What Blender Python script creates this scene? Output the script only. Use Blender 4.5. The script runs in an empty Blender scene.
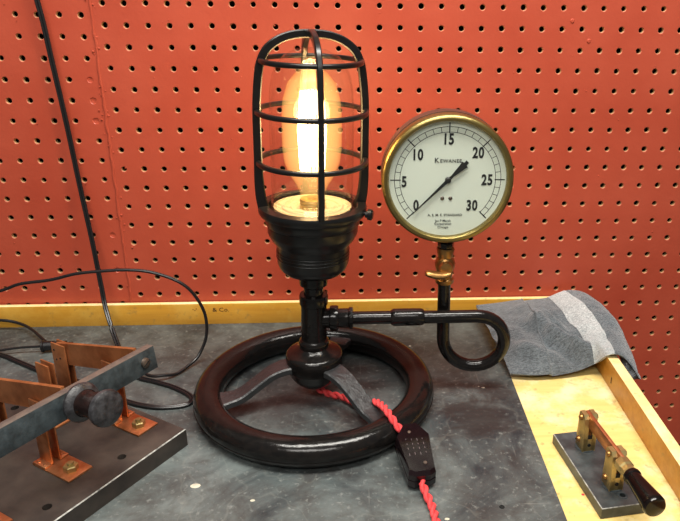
import bpy, bmesh, math, random
from mathutils import Matrix, Vector
PI = math.pi
rnd = random.Random(7)
S = bpy.context.scene
COL = S.collection

# ------------------------------------------------------------ camera
cam_d = bpy.data.cameras.new('camera')
cam = bpy.data.objects.new('camera', cam_d); COL.objects.link(cam)
S.camera = cam
right = Vector((0.9978, -0.0646, 0.0130)).normalized()
fwd = Vector((0.0650, 0.9306, -0.3603)).normalized()
up = right.cross(fwd).normalized(); right = fwd.cross(up).normalized()
M = Matrix((right, up, -fwd)).transposed().to_4x4()
M.translation = (-0.2081, -0.9040, 0.4547)
cam.matrix_world = M
cam_d.sensor_fit = 'HORIZONTAL'; cam_d.sensor_width = 36.0
cam_d.lens = 36.0 * 701.44 / 680
cam_d.shift_x = -(403.08 - 340) / 680
cam_d.shift_y = (249.35 - 260.5) / 680
cam_d.clip_start = 0.01

# ------------------------------------------------------------ light
wd = bpy.data.worlds.new('room_air'); S.world = wd; wd.use_nodes = True
wd.node_tree.nodes['Background'].inputs[0].default_value = (1.0, 0.97, 0.93, 1)
wd.node_tree.nodes['Background'].inputs[1].default_value = 0.14
def area(name, loc, target, sx, sy, power, col):
    l = bpy.data.lights.new(name, 'AREA'); l.shape = 'RECTANGLE'; l.size = sx; l.size_y = sy
    l.energy = power; l.color = col
    o = bpy.data.objects.new(name, l); COL.objects.link(o); o.location = loc
    o.rotation_euler = (Vector(target) - Vector(loc)).to_track_quat('-Z', 'Y').to_euler()
    return o
area('ceiling_tube_light', (-0.12, -0.52, 1.45), (-0.16, -0.25, 0.0), 1.25, 0.30, 36, (1.0, 0.96, 0.88))
area('rear_ceiling_tube_light', (-0.3, -1.70, 1.55), (-0.15, -0.20, 0.2), 1.25, 0.30, 17, (1.0, 0.96, 0.90))
S.view_settings.view_transform = 'Standard'
S.view_settings.look = 'None'
S.view_settings.exposure = 0.0
S.view_settings.gamma = 1.0
S.view_settings.use_curve_mapping = False

# ------------------------------------------------------------ materials
def srgb(r, g, b):
    f = lambda c: (c / 12.92 if c <= 0.04045 else ((c + 0.055) / 1.055) ** 2.4)
    return (f(r / 255), f(g / 255), f(b / 255), 1)
def nt(name):
    m = bpy.data.materials.new(name); m.use_nodes = True
    t = m.node_tree; return m, t, t.nodes['Principled BSDF']
def noise(t, scale, detail=4, rough=0.55, vec=None, dist=0):
    n = t.nodes.new('ShaderNodeTexNoise'); n.inputs['Scale'].default_value = scale
    n.inputs['Detail'].default_value = detail; n.inputs['Roughness'].default_value = rough
    n.inputs['Distortion'].default_value = dist
    if vec is not None: t.links.new(vec, n.inputs['Vector'])
    return n
def coords(t, scale=(1, 1, 1), rot=(0, 0, 0)):
    c = t.nodes.new('ShaderNodeTexCoord'); mp = t.nodes.new('ShaderNodeMapping')
    mp.inputs['Scale'].default_value = scale; mp.inputs['Rotation'].default_value = rot
    t.links.new(c.outputs['Object'], mp.inputs['Vector']); return mp.outputs[0]
def ramp(t, src, stops):
    r = t.nodes.new('ShaderNodeValToRGB'); e = r.color_ramp.elements
    while len(e) < len(stops): e.new(0.5)
    for el, (p, c) in zip(e, stops): el.position = p; el.color = c if len(c) == 4 else (*c, 1)
    t.links.new(src, r.inputs[0]); return r.outputs[0]
def mixc(t, fac, a, b, mode='MIX'):
    m = t.nodes.new('ShaderNodeMix'); m.data_type = 'RGBA'; m.blend_type = mode
    for s, v in ((m.inputs[0], fac), (m.inputs[6], a), (m.inputs[7], b)):
        if hasattr(v, 'node'): t.links.new(v, s)
        else: s.default_value = v
    return m.outputs[2]
def bump(t, bs, src, strength, dist):
    b = t.nodes.new('ShaderNodeBump'); b.inputs['Strength'].default_value = strength
    b.inputs['Distance'].default_value = dist
    t.links.new(src, b.inputs['Height']); t.links.new(b.outputs[0], bs.inputs['Normal'])
def simple(name, col, rough=0.5, metal=0.0, var=0.25, scale=60, bstr=0.15, bdist=0.001, spec=0.5, col2=None, coat=0):
    m, t, b = nt(name)
    v = coords(t); n = noise(t, scale, 5, 0.6, v)
    c2 = col2 or tuple(c * (1 - var) for c in col[:3]) + (1,)
    f = ramp(t, n.outputs[0], [(0.38, (0, 0, 0)), (0.66, (1, 1, 1))])
    t.links.new(mixc(t, f, col, c2), b.inputs['Base Color'])
    b.inputs['Roughness'].default_value = rough; b.inputs['Metallic'].default_value = metal
    b.inputs['Specular IOR Level'].default_value = spec
    b.inputs['Coat Weight'].default_value = coat
    if bstr: bump(t, b, n.outputs[0], bstr, bdist)
    return m
MT = {}
# painted pegboard
m, t, b = nt('red_painted_hardboard')
v = coords(t)
n1 = noise(t, 9, 4, 0.6, v); n2 = noise(t, 260, 2, 0.5, v)
c = mixc(t, ramp(t, n1.outputs[0], [(0.3, (0, 0, 0)), (0.72, (1, 1, 1))]), srgb(180, 78, 55), srgb(168, 66, 44))
t.links.new(c, b.inputs['Base Color']); b.inputs['Roughness'].default_value = 0.42
n3 = noise(t, 36, 3, 0.6, v)
ad = t.nodes.new('ShaderNodeMath'); ad.operation = 'MULTIPLY_ADD'; ad.inputs[1].default_value = 0.35
t.links.new(n2.outputs[0], ad.inputs[0]); t.links.new(n3.outputs[0], ad.inputs[2])
bump(t, b, ad.outputs[0], 0.35, 0.0012)
MT['peg'] = m
MT['peg_core'] = simple('raw_hardboard_edge', srgb(198, 160, 112), 0.8, 0, 0.45, 90, 0)
MT['peg_rim'] = simple('chipped_paint_rim', srgb(196, 104, 76), 0.6, 0, 0.3, 300, 0)
MT['backing'] = simple('dark_backing', srgb(52, 42, 30), 0.9, 0, 0.4, 20, 0)
# slate grey mat
m, t, b = nt('worn_grey_slate_sheet')
v = coords(t)
nA = noise(t, 7.5, 7, 0.68, v, 1.0); nB = noise(t, 26, 6, 0.7, v, 0.3); nC = noise(t, 170, 3, 0.6, v)
base = mixc(t, ramp(t, nA.outputs[0], [(0.36, (0, 0, 0)), (0.64, (1, 1, 1))]), srgb(38, 45, 49), srgb(104, 112, 111))
base = mixc(t, ramp(t, nB.outputs[0], [(0.42, (0, 0, 0)), (0.70, (.8, .8, .8))]), base, srgb(54, 48, 45))
nD = noise(t, 3.1, 5, 0.6, coords(t, (1, 1, 1), (0, 0, 1.1)), 0.8)
base = mixc(t, ramp(t, nD.outputs[0], [(0.6, (0, 0, 0)), (0.68, (.8, .8, .8))]), base, srgb(48, 42, 40))
nE = noise(t, 7, 3, 0.55, coords(t, (1.5, 26, 1), (0, 0, 1.0)), 0.2); nF = noise(t, 8, 3, 0.55, coords(t, (30, 1.4, 1), (0, 0, .25)), 0.2)
base = mixc(t, ramp(t, nE.outputs[0], [(0.67, (0, 0, 0)), (0.73, (.3, .3, .3))]), base, srgb(140, 142, 138))
base = mixc(t, ramp(t, nF.outputs[0], [(0.68, (0, 0, 0)), (0.74, (.3, .3, .3))]), base, srgb(140, 142, 138))
base = mixc(t, ramp(t, nC.outputs[0], [(0.58, (0, 0, 0)), (0.74, (.6, .6, .6))]), base, srgb(140, 144, 140))
sc = t.nodes.new('ShaderNodeTexVoronoi'); sc.feature = 'DISTANCE_TO_EDGE'; sc.inputs['Scale'].default_value = 9
w = noise(t, 4, 4, 0.5, v); t.links.new(mixc(t, 0.6, v, w.outputs[1]), sc.inputs['Vector'])
base = mixc(t, ramp(t, sc.outputs['Distance'], [(0.0, (.10, .10, .10)), (0.02, (0, 0, 0))]), base, srgb(165, 165, 155))
for (sx_, sy_, rad_, amt) in ((-.075, -.245, .095, .75), (-.045, -.20, .05, .6), (-.30, -.23, .11, .45), (-.09, -.40, .03, .5)):  # brown stains; the patch inside the wheel is its shade put into colour
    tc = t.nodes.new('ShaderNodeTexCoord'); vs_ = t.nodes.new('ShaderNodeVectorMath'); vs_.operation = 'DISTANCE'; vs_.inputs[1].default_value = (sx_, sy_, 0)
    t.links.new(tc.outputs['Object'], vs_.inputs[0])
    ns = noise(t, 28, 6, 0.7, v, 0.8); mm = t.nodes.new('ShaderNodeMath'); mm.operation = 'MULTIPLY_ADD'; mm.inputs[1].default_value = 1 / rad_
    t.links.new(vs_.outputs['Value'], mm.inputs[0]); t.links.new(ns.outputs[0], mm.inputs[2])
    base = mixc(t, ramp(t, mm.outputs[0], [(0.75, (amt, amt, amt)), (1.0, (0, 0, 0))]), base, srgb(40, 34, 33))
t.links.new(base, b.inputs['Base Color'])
t.links.new(ramp(t, nB.outputs[0], [(0.3, (.38, .38, .38)), (0.7, (.62, .62, .62))]), b.inputs['Roughness'])
bump(t, b, nB.outputs[0], 0.25, 0.0012)
MT['mat'] = m
MT['paint_fleck'] = simple('pale_paint_fleck', srgb(205, 200, 180), 0.7, 0, 0.2, 200, 0)
MT['red_fleck'] = simple('red_paint_fleck', srgb(215, 60, 60), 0.6, 0, 0.1, 200, 0)
# varnished pale wood
def wood(name, c1, c2, c3, rot=0.0, rough=0.35):
    m, t, b = nt(name)
    v = coords(t, (3, 40, 40), (0, 0, rot)); g = noise(t, 3.2, 5, 0.6, v, 0.5)
    w = noise(t, 22, 5, 0.65, coords(t)); q = noise(t, 90, 3, 0.6, coords(t))
    c = mixc(t, ramp(t, g.outputs[0], [(0.35, (0, 0, 0)), (0.7, (1, 1, 1))]), c1, c2)
    c = mixc(t, ramp(t, w.outputs[0], [(0.47, (0, 0, 0)), (0.66, (.85, .85, .85))]), c, c3)
    c = mixc(t, ramp(t, q.outputs[0], [(0.60, (0, 0, 0)), (0.74, (.55, .55, .55))]), c, srgb(140, 112, 66))
    t.links.new(c, b.inputs['Base Color']); b.inputs['Roughness'].default_value = rough
    bump(t, b, g.outputs[0], 0.1, 0.0006); return m
MT['wood_top'] = wood('worn_yellow_bench_wood', srgb(232, 207, 132), srgb(222, 192, 114), srgb(240, 228, 184), 0.0, 0.5)
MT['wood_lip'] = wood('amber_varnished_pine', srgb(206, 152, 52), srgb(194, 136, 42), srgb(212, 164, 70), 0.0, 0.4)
MT['wood_lip_top'] = wood('lit_lip_edge', srgb(240, 214, 150), srgb(232, 204, 138), srgb(246, 228, 176), 0.0, 0.5)  # upward lip faces painted paler, overhead light put into the colour
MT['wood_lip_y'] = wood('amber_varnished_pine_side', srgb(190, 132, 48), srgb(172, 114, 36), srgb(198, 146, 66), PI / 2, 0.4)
MT['black'] = simple('black_gloss_enamel', (0.006, 0.0055, 0.0055, 1), 0.15, 0, 0.3, 150, 0.5, 0.0006, 0.36, (0.011, 0.009, 0.008, 1))
MT['black_cage'] = simple('satin_black_guard_paint', (0.007, 0.0068, 0.0068, 1), 0.28, 0, 0.3, 90, 0.2, 0.0006)
MT['spoke_top'] = simple('scuffed_black_casting', (0.022, 0.023, 0.025, 1), 0.42, 0, 0.4, 190, 0.9, 0.0012, 0.9)
MT['brass'] = simple('aged_brass', srgb(188, 166, 112), 0.36, 0.75, 0.3, 80, 0.1, 0.0004)
MT['bezel'] = simple('pale_brass_bezel', srgb(150, 132, 80), 0.32, 0.9, 0.18, 60, 0.03, 0.0003)
MT['gauge_case'] = simple('dark_gauge_case', srgb(104, 84, 74), 0.35, 0.6, 0.2, 40, 0.1)
MT['bronze'] = simple('tarnished_bronze', srgb(170, 128, 76), 0.36, 0.9, 0.35, 90, 0.25, 0.0006)
MT['copper'] = simple('bright_copper', srgb(222, 158, 112), 0.36, 0.9, 0.35, 60, 0.15, 0.0005, 0.5, srgb(188, 116, 70))
MT['copper_dull'] = simple('oxidised_copper', srgb(180, 116, 72), 0.45, 0.5, 0.4, 45, 0.15, 0.0005, 0.5, srgb(140, 84, 48))
MT['dial'] = simple('cream_dial', srgb(230, 236, 222), 0.55, 0, 0.04, 15, 0)
MT['porcelain'] = simple('aged_porcelain', srgb(176, 166, 140), 0.3, 0, 0.15, 40, 0)
MT['ink'] = simple('black_ink', (0.012, 0.012, 0.012, 1), 0.5, 0, 0.1, 50, 0)
MT['ink_red'] = simple('brown_stamp_ink', srgb(80, 48, 16), 0.7, 0, 0.3, 300, 0)
MT['print_white'] = simple('pale_moulded_marks', srgb(104, 92, 94), 0.6, 0, 0.2, 300, 0)
MT['steel'] = simple('dull_screw_steel', srgb(132, 118, 108), 0.4, 0.9, 0.3, 120, 0.2, 0.0005)
MT['slate'] = simple('slate_switch_base', srgb(46, 41, 38), 0.5, 0, 0.3, 26, 0.4, 0.001, 0.5, srgb(70, 62, 56))
MT['slate_dark'] = simple('dark_slate_plate', srgb(46, 50, 52), 0.4, 0, 0.3, 55, 0.4, 0.0008, 0.5, srgb(74, 80, 82))
MT['edge_highlight'] = simple('painted_edge_highlight', srgb(190, 190, 184), 0.5, 0, 0.5, 120, 0, 0.001, 0.5, srgb(90, 90, 88))  # pale highlight along the edges, painted into the bevel colour
MT['fibre_top'] = simple('brown_rubbed_fibre', srgb(104, 90, 82), 0.55, 0, 0.3, 80, 0.4, 0.001, 0.5, srgb(84, 74, 70))
MT['fibre'] = simple('grey_fibre_bar', srgb(62, 71, 75), 0.5, 0, 0.3, 90, 0.8, 0.0012, 0.4, srgb(40, 46, 49))
MT['knob'] = simple('worn_black_turned_wood', srgb(38, 20, 17), 0.25, 0, 0.4, 45, 0.4, 0.001, 0.5, srgb(15, 12, 12))
MT['knob_worn'] = simple('worn_grey_knob_face', srgb(62, 62, 65), 0.38, 0, 0.4, 140, 0.9, 0.0012, 0.5, srgb(26, 24, 26))
MT['handle'] = simple('polished_black_handle', srgb(20, 15, 14), 0.16, 0, 0.3, 50, 0.05, 0.0004, 0.28)
MT['rubber'] = simple('black_cord_rubber', (0.008, 0.008, 0.009, 1), 0.36, 0, 0.2, 80, 0)
MT['red_cloth'] = simple('red_braided_cloth', srgb(238, 74, 76), 0.75, 0, 0.3, 900, 0.5, 0.0006)
MT['bakelite'] = simple('brown_black_bakelite', srgb(26, 15, 18), 0.1, 0, 0.2, 60, 0.03, 0.0003, 0.5)
MT['floor'] = simple('concrete_floor', srgb(120, 115, 108), 0.8, 0, 0.25, 6, 0.1)
MT['dark_hole'] = simple('dark_recess', (0.004, 0.004, 0.004, 1), 0.9, 0, 0.1, 20, 0)
# knit wool
def knit(name, c1, c2):
    m, t, b = nt(name)
    c = t.nodes.new('ShaderNodeTexCoord')
    mp = t.nodes.new('ShaderNodeMapping'); mp.inputs['Scale'].default_value = (55, 150, 1); t.links.new(c.outputs['UV'], mp.inputs['Vector']); wv = noise(t, 1.0, 2, 0.6, mp.outputs[0], 0.4)
    n = noise(t, 520, 3, 0.7, c.outputs['Object']); n2 = noise(t, 24, 4, 0.6, c.outputs['Object'])
    f = mixc(t, 0.5, wv.outputs[1], n.outputs[1])
    bw = t.nodes.new('ShaderNodeRGBToBW'); t.links.new(f, bw.inputs[0])
    col = mixc(t, ramp(t, bw.outputs[0], [(0.4, (0, 0, 0)), (0.62, (1, 1, 1))]), c1, c2)
    col = mixc(t, ramp(t, n2.outputs[0], [(0.4, (0, 0, 0)), (0.7, (.4, .4, .4))]), col, c1)
    t.links.new(col, b.inputs['Base Color']); b.inputs['Roughness'].default_value = 0.95
    b.inputs['Sheen Weight'].default_value = 0.4
    bump(t, b, bw.outputs[0], 1.0, 0.003); return m
MT['wool'] = knit('charcoal_knit_wool', srgb(52, 57, 62), srgb(120, 128, 133))
MT['wool_light'] = knit('heather_grey_knit_stripe', srgb(120, 126, 128), srgb(214, 217, 216))
# thin clear glass
def thin_glass(name, tint, fres=1.45, emit=None, efac=0.0, estr=0.0, gl_rough=0.03):
    m = bpy.data.materials.new(name); m.use_nodes = True; t = m.node_tree; t.nodes.clear()
    out = t.nodes.new('ShaderNodeOutputMaterial'); tr = t.nodes.new('ShaderNodeBsdfTransparent'); tr.inputs[0].default_value = tint
    gl = t.nodes.new('ShaderNodeBsdfGlossy'); gl.inputs['Roughness'].default_value = gl_rough
    lw = t.nodes.new('ShaderNodeLayerWeight'); pw = t.nodes.new('ShaderNodeMath'); pw.operation = 'POWER'; pw.inputs[1].default_value = 4
    t.links.new(lw.outputs['Facing'], pw.inputs[0]); fr = t.nodes.new('ShaderNodeMath'); fr.operation = 'MULTIPLY_ADD'; fr.inputs[1].default_value = 0.45 * (fres - 1) / .45; fr.inputs[2].default_value = 0.09 * (fres - 1)
    t.links.new(pw.outputs[0], fr.inputs[0])
    mx = t.nodes.new('ShaderNodeMixShader'); t.links.new(fr.outputs[0], mx.inputs[0])
    t.links.new(tr.outputs[0], mx.inputs[1]); t.links.new(gl.outputs[0], mx.inputs[2]); res = mx.outputs[0]
    if emit:
        em = t.nodes.new('ShaderNodeEmission'); em.inputs[0].default_value = emit; em.inputs[1].default_value = estr
        a = t.nodes.new('ShaderNodeMixShader'); a.inputs[0].default_value = efac
        t.links.new(res, a.inputs[1]); t.links.new(em.outputs[0], a.inputs[2]); res = a.outputs[0]
    t.links.new(res, out.inputs[0]); return m
MT['globe'] = thin_glass('clear_globe_glass', (0.985, 0.98, 0.965, 1), 1.45)
MT['bulb_glass'] = thin_glass('amber_bulb_glass', (1.0, 0.94, 0.8, 1), 1.12, (1.0, 0.55, 0.16, 1), 0.03, 1.6)
t = MT['bulb_glass'].node_tree; em = t.nodes.new('ShaderNodeEmission'); em.inputs[0].default_value = (1.0, 0.56, 0.19, 1); em.inputs[1].default_value = 22  # emissive volume added in the bulb to stand in for bloom
t.links.new(em.outputs[0], t.nodes['Material Output'].inputs['Volume'])
MT['gauge_glass'] = thin_glass('gauge_cover_glass', (0.98, 0.99, 0.985, 1), 1.35)
m = bpy.data.materials.new('glowing_filament'); m.use_nodes = True; t = m.node_tree; t.nodes.clear()
o_ = t.nodes.new('ShaderNodeOutputMaterial'); e_ = t.nodes.new('ShaderNodeEmission')
e_.inputs[0].default_value = (1.0, 0.72, 0.38, 1); e_.inputs[1].default_value = 22
t.links.new(e_.outputs[0], o_.inputs[0]); MT['filament'] = m

# ------------------------------------------------------------ mesh helpers
def new(): return bmesh.new()
def obj(name, bm, mat, parent=None, angle=35, label=None):
    me = bpy.data.meshes.new(name)
    bmesh.ops.recalc_face_normals(bm, faces=bm.faces)
    bm.to_mesh(me); bm.free()
    for q in (mat if isinstance(mat, (list, tuple)) else [mat]): me.materials.append(MT[q])
    if angle:
        me.polygons.foreach_set('use_smooth', [True] * len(me.polygons))
        me.set_sharp_from_angle(angle=math.radians(angle))
    o = bpy.data.objects.new(name, me); COL.objects.link(o)
    if parent: o.parent = parent
    if label: o['label'] = label
    return o
def tag(o, label, cat, group=None):
    o['label'] = label; o['category'] = cat
    if group: o['group'] = group
    return o
def empty(name, loc, label, cat, rotz=0, group=None):
    o = bpy.data.objects.new(name, None); COL.objects.link(o); o.empty_display_size = 0.03
    o.location = loc; o.rotation_euler = (0, 0, rotz); return tag(o, label, cat, group)
def struct(o):
    o['kind'] = 'structure'; return o
def box(bm, x0, x1, y0, y1, z0, z1, bev=0.0, mat=None, seg=2, mi=0):
    r = bmesh.ops.create_cube(bm, size=1.0)
    vs = r['verts']
    for v in vs:
        v.co = Vector((x0 + (v.co.x + .5) * (x1 - x0), y0 + (v.co.y + .5) * (y1 - y0), z0 + (v.co.z + .5) * (z1 - z0)))
    es = list({e for v in vs for e in v.link_edges})
    fs = list({f for v in vs for f in v.link_faces})
    if bev:
        q = bmesh.ops.bevel(bm, geom=es, offset=bev, segments=seg, affect='EDGES', profile=0.5)
        vs = list({v for f in q['faces'] for v in f.verts} | {v for v in vs if v.is_valid})
    if mat is not None:
        for v in vs: v.co = mat @ v.co
    return vs
def lathe(bm, prof, seg=32, mat=None, sx=1, sy=1, phase=0.0):
    rings = []
    for r, z in prof:
        if r < 1e-6: rings.append([bm.verts.new((0, 0, z))])
        else: rings.append([bm.verts.new((sx * r * math.cos(phase + 2 * PI * k / seg), sy * r * math.sin(phase + 2 * PI * k / seg), z)) for k in range(seg)])
    for A, B in zip(rings, rings[1:]):
        if len(A) == 1 and len(B) == 1: continue
        for k in range(seg):
            k2 = (k + 1) % seg
            if len(A) == 1: bm.faces.new((A[0], B[k], B[k2]))
            elif len(B) == 1: bm.faces.new((A[k], A[k2], B[0]))
            else: bm.faces.new((A[k], A[k2], B[k2], B[k]))
    if mat is not None:
        for R in rings:
            for v in R: v.co = mat @ v.co
    return rings
def spline(pts, n=8, closed=False):
    P = [Vector(p) for p in pts]; out = []; N = len(P)
    segs = N if closed else N - 1
    for i in range(segs):
        p0 = P[(i - 1) % N] if (closed or i > 0) else P[0] * 2 - P[1]
        p1 = P[i]; p2 = P[(i + 1) % N]
        p3 = P[(i + 2) % N] if (closed or i + 2 < N) else P[-1] * 2 - P[-2]
        for k in range(n):
            t = k / n
            out.append(0.5 * ((2 * p1) + (p2 - p0) * t + (2 * p0 - 5 * p1 + 4 * p2 - p3) * t * t + (3 * p1 - p0 - 3 * p2 + p3) * t ** 3))
    if not closed: out.append(P[-1])
    return out
def tube(bm, pts, r, seg=10, closed=False, flat=1.0, cap=True, upv=None):
    pts = [Vector(p) for p in pts]; N = len(pts); rings = []
    nrm = None
    for i in range(N):
        a = pts[(i - 1) % N] if (closed or i > 0) else pts[i]
        b = pts[(i + 1) % N] if (closed or i < N - 1) else pts[i]
        d = (b - a).normalized()
        if upv is not None: nrm = (Vector(upv) - d * d.dot(Vector(upv))).normalized()
        elif nrm is None:
            h = Vector((0, 0, 1)) if abs(d.z) < .9 else Vector((1, 0, 0)); nrm = (h - d * d.dot(h)).normalized()
        else: nrm = (nrm - d * d.dot(nrm)).normalized()
        bn = d.cross(nrm); rr = r(i / max(1, N - 1)) if callable(r) else r
        rings.append([bm.verts.new(pts[i] + nrm * (rr * math.cos(2 * PI * k / seg)) + bn * (rr * flat * math.sin(2 * PI * k / seg))) for k in range(seg)])
    for i in range(N if closed else N - 1):
        A = rings[i]; B = rings[(i + 1) % N]
        for k in range(seg): bm.faces.new((A[k], A[(k + 1) % seg], B[(k + 1) % seg], B[k]))
    if cap and not closed:
        bm.faces.new(rings[0][::-1]); bm.faces.new(rings[-1])
    return rings
def ringtube(bm, R, r, z, rz=None, seg=72, sec=16, mat=None, prof=None):
    rz = rz or r
    rings = []
    for i in range(seg):
        a = 2 * PI * i / seg
        pr = prof or [(r * math.cos(2 * PI * k / sec), rz * math.sin(2 * PI * k / sec)) for k in range(sec)]
        rings.append([bm.verts.new(((R + x) * math.cos(a), (R + x) * math.sin(a), z + y)) for x, y in pr])
    n = len(rings[0])
    for i in range(seg):
        A = rings[i]; B = rings[(i + 1) % seg]
        for k in range(n): bm.faces.new((A[k], A[(k + 1) % n], B[(k + 1) % n], B[k]))
    if mat is not None:
        for R_ in rings:
            for v in R_: v.co = mat @ v.co
def sweep_rect(bm, path, widths, thick, side):
    """rectangular bar with rounded edges swept along path, `side` is the width direction"""
    rings = []; side = Vector(side).normalized(); N = len(path)
    for i, p in enumerate(path):
        p = Vector(p); a = Vector(path[max(0, i - 1)]); b = Vector(path[min(N - 1, i + 1)])
        d = (b - a).normalized(); n = side.cross(d).normalized()
        w = widths[i] if isinstance(widths, (list, tuple)) else widths
        th = thick[i] if isinstance(thick, (list, tuple)) else thick
        hw, ht, c = w / 2, th / 2, min(w, th) * 0.18
        sec = [(hw - c, ht), (hw, ht - c), (hw, -ht + c), (hw - c, -ht), (-hw + c, -ht), (-hw, -ht + c), (-hw, ht - c), (-hw + c, ht)]
        rings.append([bm.verts.new(p + side * x + n * y) for x, y in sec])
    for A, B in zip(rings, rings[1:]):
        for k in range(8): bm.faces.new((A[k], A[(k + 1) % 8], B[(k + 1) % 8], B[k]))
    bm.faces.new(rings[0]); bm.faces.new(rings[-1][::-1])
def plate(bm, outer, holes, z0, z1, bev=0.0):
    """flat plate with round through holes (cx, cy, r)"""
    loops = [outer] + [[(x + r * math.cos(2 * PI * k / 16), y + r * math.sin(2 * PI * k / 16)) for k in range(16)] for x, y, r in holes]
    tops = []; lows = []; 
    for z, store in ((z1, tops), (z0, lows)):
        es = []
        for L in loops:
            vs = [bm.verts.new((x, y, z)) for x, y in L]; store.append(vs)
            es += [bm.edges.new((vs[i], vs[(i + 1) % len(vs)])) for i in range(len(vs))]
        bmesh.ops.triangle_fill(bm, use_beauty=True, use_dissolve=False, edges=es)
    for T, L in zip(tops, lows):
        for i in range(len(T)):
            j = (i + 1) % len(T); bm.faces.new((T[i], T[j], L[j], L[i]))
def hexnut(bm, x, y, z, r, h, mat=None):
    Mx = Matrix.Translation((x, y, z)); Mx = (mat @ Mx) if mat is not None else Mx
    lathe(bm, [(0, 0), (r, 0), (r, h * .85), (r * .86, h), (0, h)], 6, Mx)
def text_obj(name, s, size, loc, rot, mat, parent, xs=1.0, extrude=0.0002, bold=0.0, align='CENTER', spc=1.0):
    c = bpy.data.curves.new(name, 'FONT'); c.body = s; c.size = size; c.align_x = align; c.align_y = 'CENTER'
    c.space_character = spc; c.extrude = extrude; c.offset = bold; c.resolution_u = 3
    tmp = bpy.data.objects.new('tmp', c); COL.objects.link(tmp)
    bpy.context.view_layer.update()
    me = bpy.data.meshes.new_from_object(tmp.evaluated_get(bpy.context.evaluated_depsgraph_get()))
    bpy.data.objects.remove(tmp); bpy.data.curves.remove(c)
    T = Matrix.Translation(loc) @ rot @ Matrix.Diagonal((xs, 1, 1, 1))
    me.transform(T); me.materials.clear(); me.materials.append(MT[mat])
    o = bpy.data.objects.new(name, me); COL.objects.link(o); o.parent = parent
    return o
RX = lambda a: Matrix.Rotation(a, 4, 'X')
RY = lambda a: Matrix.Rotation(a, 4, 'Y')
RZ = lambda a: Matrix.Rotation(a, 4, 'Z')
TR = lambda x, y, z: Matrix.Translation((x, y, z))

# ------------------------------------------------------------ room: back wall with pegboard panels, floor
wb = new(); box(wb, -2.2, 2.2, 0.034, 0.10, -0.95, 1.6)
wall = struct(obj('wall_back', wb, 'backing', angle=0))
fl = new(); box(fl, -2.2, 2.2, -2.6, 0.1, -1.0, -0.95)
struct(obj('floor', fl, 'floor', angle=0))
SP = 0.0254
def pegpanel(xs, zs, x0, x1, z0, z1, filled, seed, yf=0.0):
    r_ = random.Random(seed); bm = new(); T = 0.0055; h = SP / 2; n = 16
    for x in xs:
        for z in zs:
            rad = 0.00335 * r_.uniform(.93, 1.07); cx = x + r_.uniform(-.0003, .0003); cz = z + r_.uniform(-.0003, .0003)
            O = []; I = []; D = []; E_ = []
            for k in range(n):
                a = 2 * PI * k / n; ca, sa = math.cos(a), math.sin(a); q = h / max(abs(ca), abs(sa))
                O.append(bm.verts.new((x + q * ca, yf, z + q * sa)))
                e = 1.16 + r_.uniform(0, .12)
                E_.append(bm.verts.new((cx + rad * e * ca, yf, cz + rad * e * sa)))
                I.append(bm.verts.new((cx + rad * ca, yf + .0007, cz + rad * sa)))
            fill = (round((x - xs[0]) / SP), round((zs[0] - z) / SP)) in filled
            if not fill: D = [bm.verts.new((cx + rad * .97 * math.cos(2 * PI * k / n), yf + T, cz + rad * .97 * math.sin(2 * PI * k / n))) for k in range(n)]
            for k in range(n):
                j = (k + 1) % n
                bm.faces.new((O[k], O[j], E_[j], E_[k])); bm.faces.new((E_[k], E_[j], I[j], I[k])).material_index = 0 if fill else 2
                if not fill: bm.faces.new((I[k], I[j], D[j], D[k])).material_index = 1
            if fill:
                c = bm.verts.new((cx, yf + .0012, cz))
                for k in range(n): bm.faces.new((I[k], I[(k + 1) % n], c))
    gx0, gx1 = min(xs) - h, max(xs) + h; gz0, gz1 = min(zs) - h, max(zs) + h
    for (a, b, c, d) in ((x0, gx0, z0, z1), (gx1, x1, z0, z1), (gx0, gx1, z0, gz0), (gx0, gx1, gz1, z1)):
        if b - a > 1e-5 and d - c > 1e-5: bm.faces.new([bm.verts.new(p) for p in ((a, yf, c), (b, yf, c), (b, yf, d), (a, yf, d))])
    B = [bm.verts.new(p) for p in ((x0, yf + T, z0), (x1, yf + T, z0), (x1, yf + T, z1), (x0, yf + T, z1))]
    F = [bm.verts.new(p) for p in ((x0, yf, z0), (x1, yf, z0), (x1, yf, z1), (x0, yf, z1))]
    for k in range(4): bm.faces.new((F[k], F[(k + 1) % 4], B[(k + 1) % 4], B[k])).material_index = 1
    me = bpy.data.meshes.new('pegboard_panel'); bm.to_mesh(me); bm.free()
    me.materials.append(MT['peg']); me.materials.append(MT['peg_core']); me.materials.append(MT['peg_rim'])
    o = bpy.data.objects.new('pegboard_panel', me); COL.objects.link(o); o.parent = wall
    return o
zr = [0.4230 - k * SP for k in range(-9, 27)]
pegpanel([k * SP for k in range(-20, 22)], zr, -0.5212, 21.5 * SP, zr[-1] - .0127, zr[0] + .0127, set(), 3)
zl = [0.4090 - k * SP for k in range(-9, 26)]
xl = [-0.5345 - k * .0255 for k in range(0, 17)]
flt = {(0, 8 + 5), (0, 8 + 6), (0, 9 + 3), (0, 9 + 13), (0, 9 + 11)}
def pegleft():
    xs = sorted(xl); n = len(xs)
    f = {(n - 1, q) for (_, q) in flt}
    return pegpanel([-0.5345 - (n - 1 - i) * SP for i in range(n)], zl, -0.5345 - (n - .5) * SP, -0.5218, zl[-1] - .0127, zl[0] + .0127, f, 5, 0.0006)
pegleft()
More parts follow.
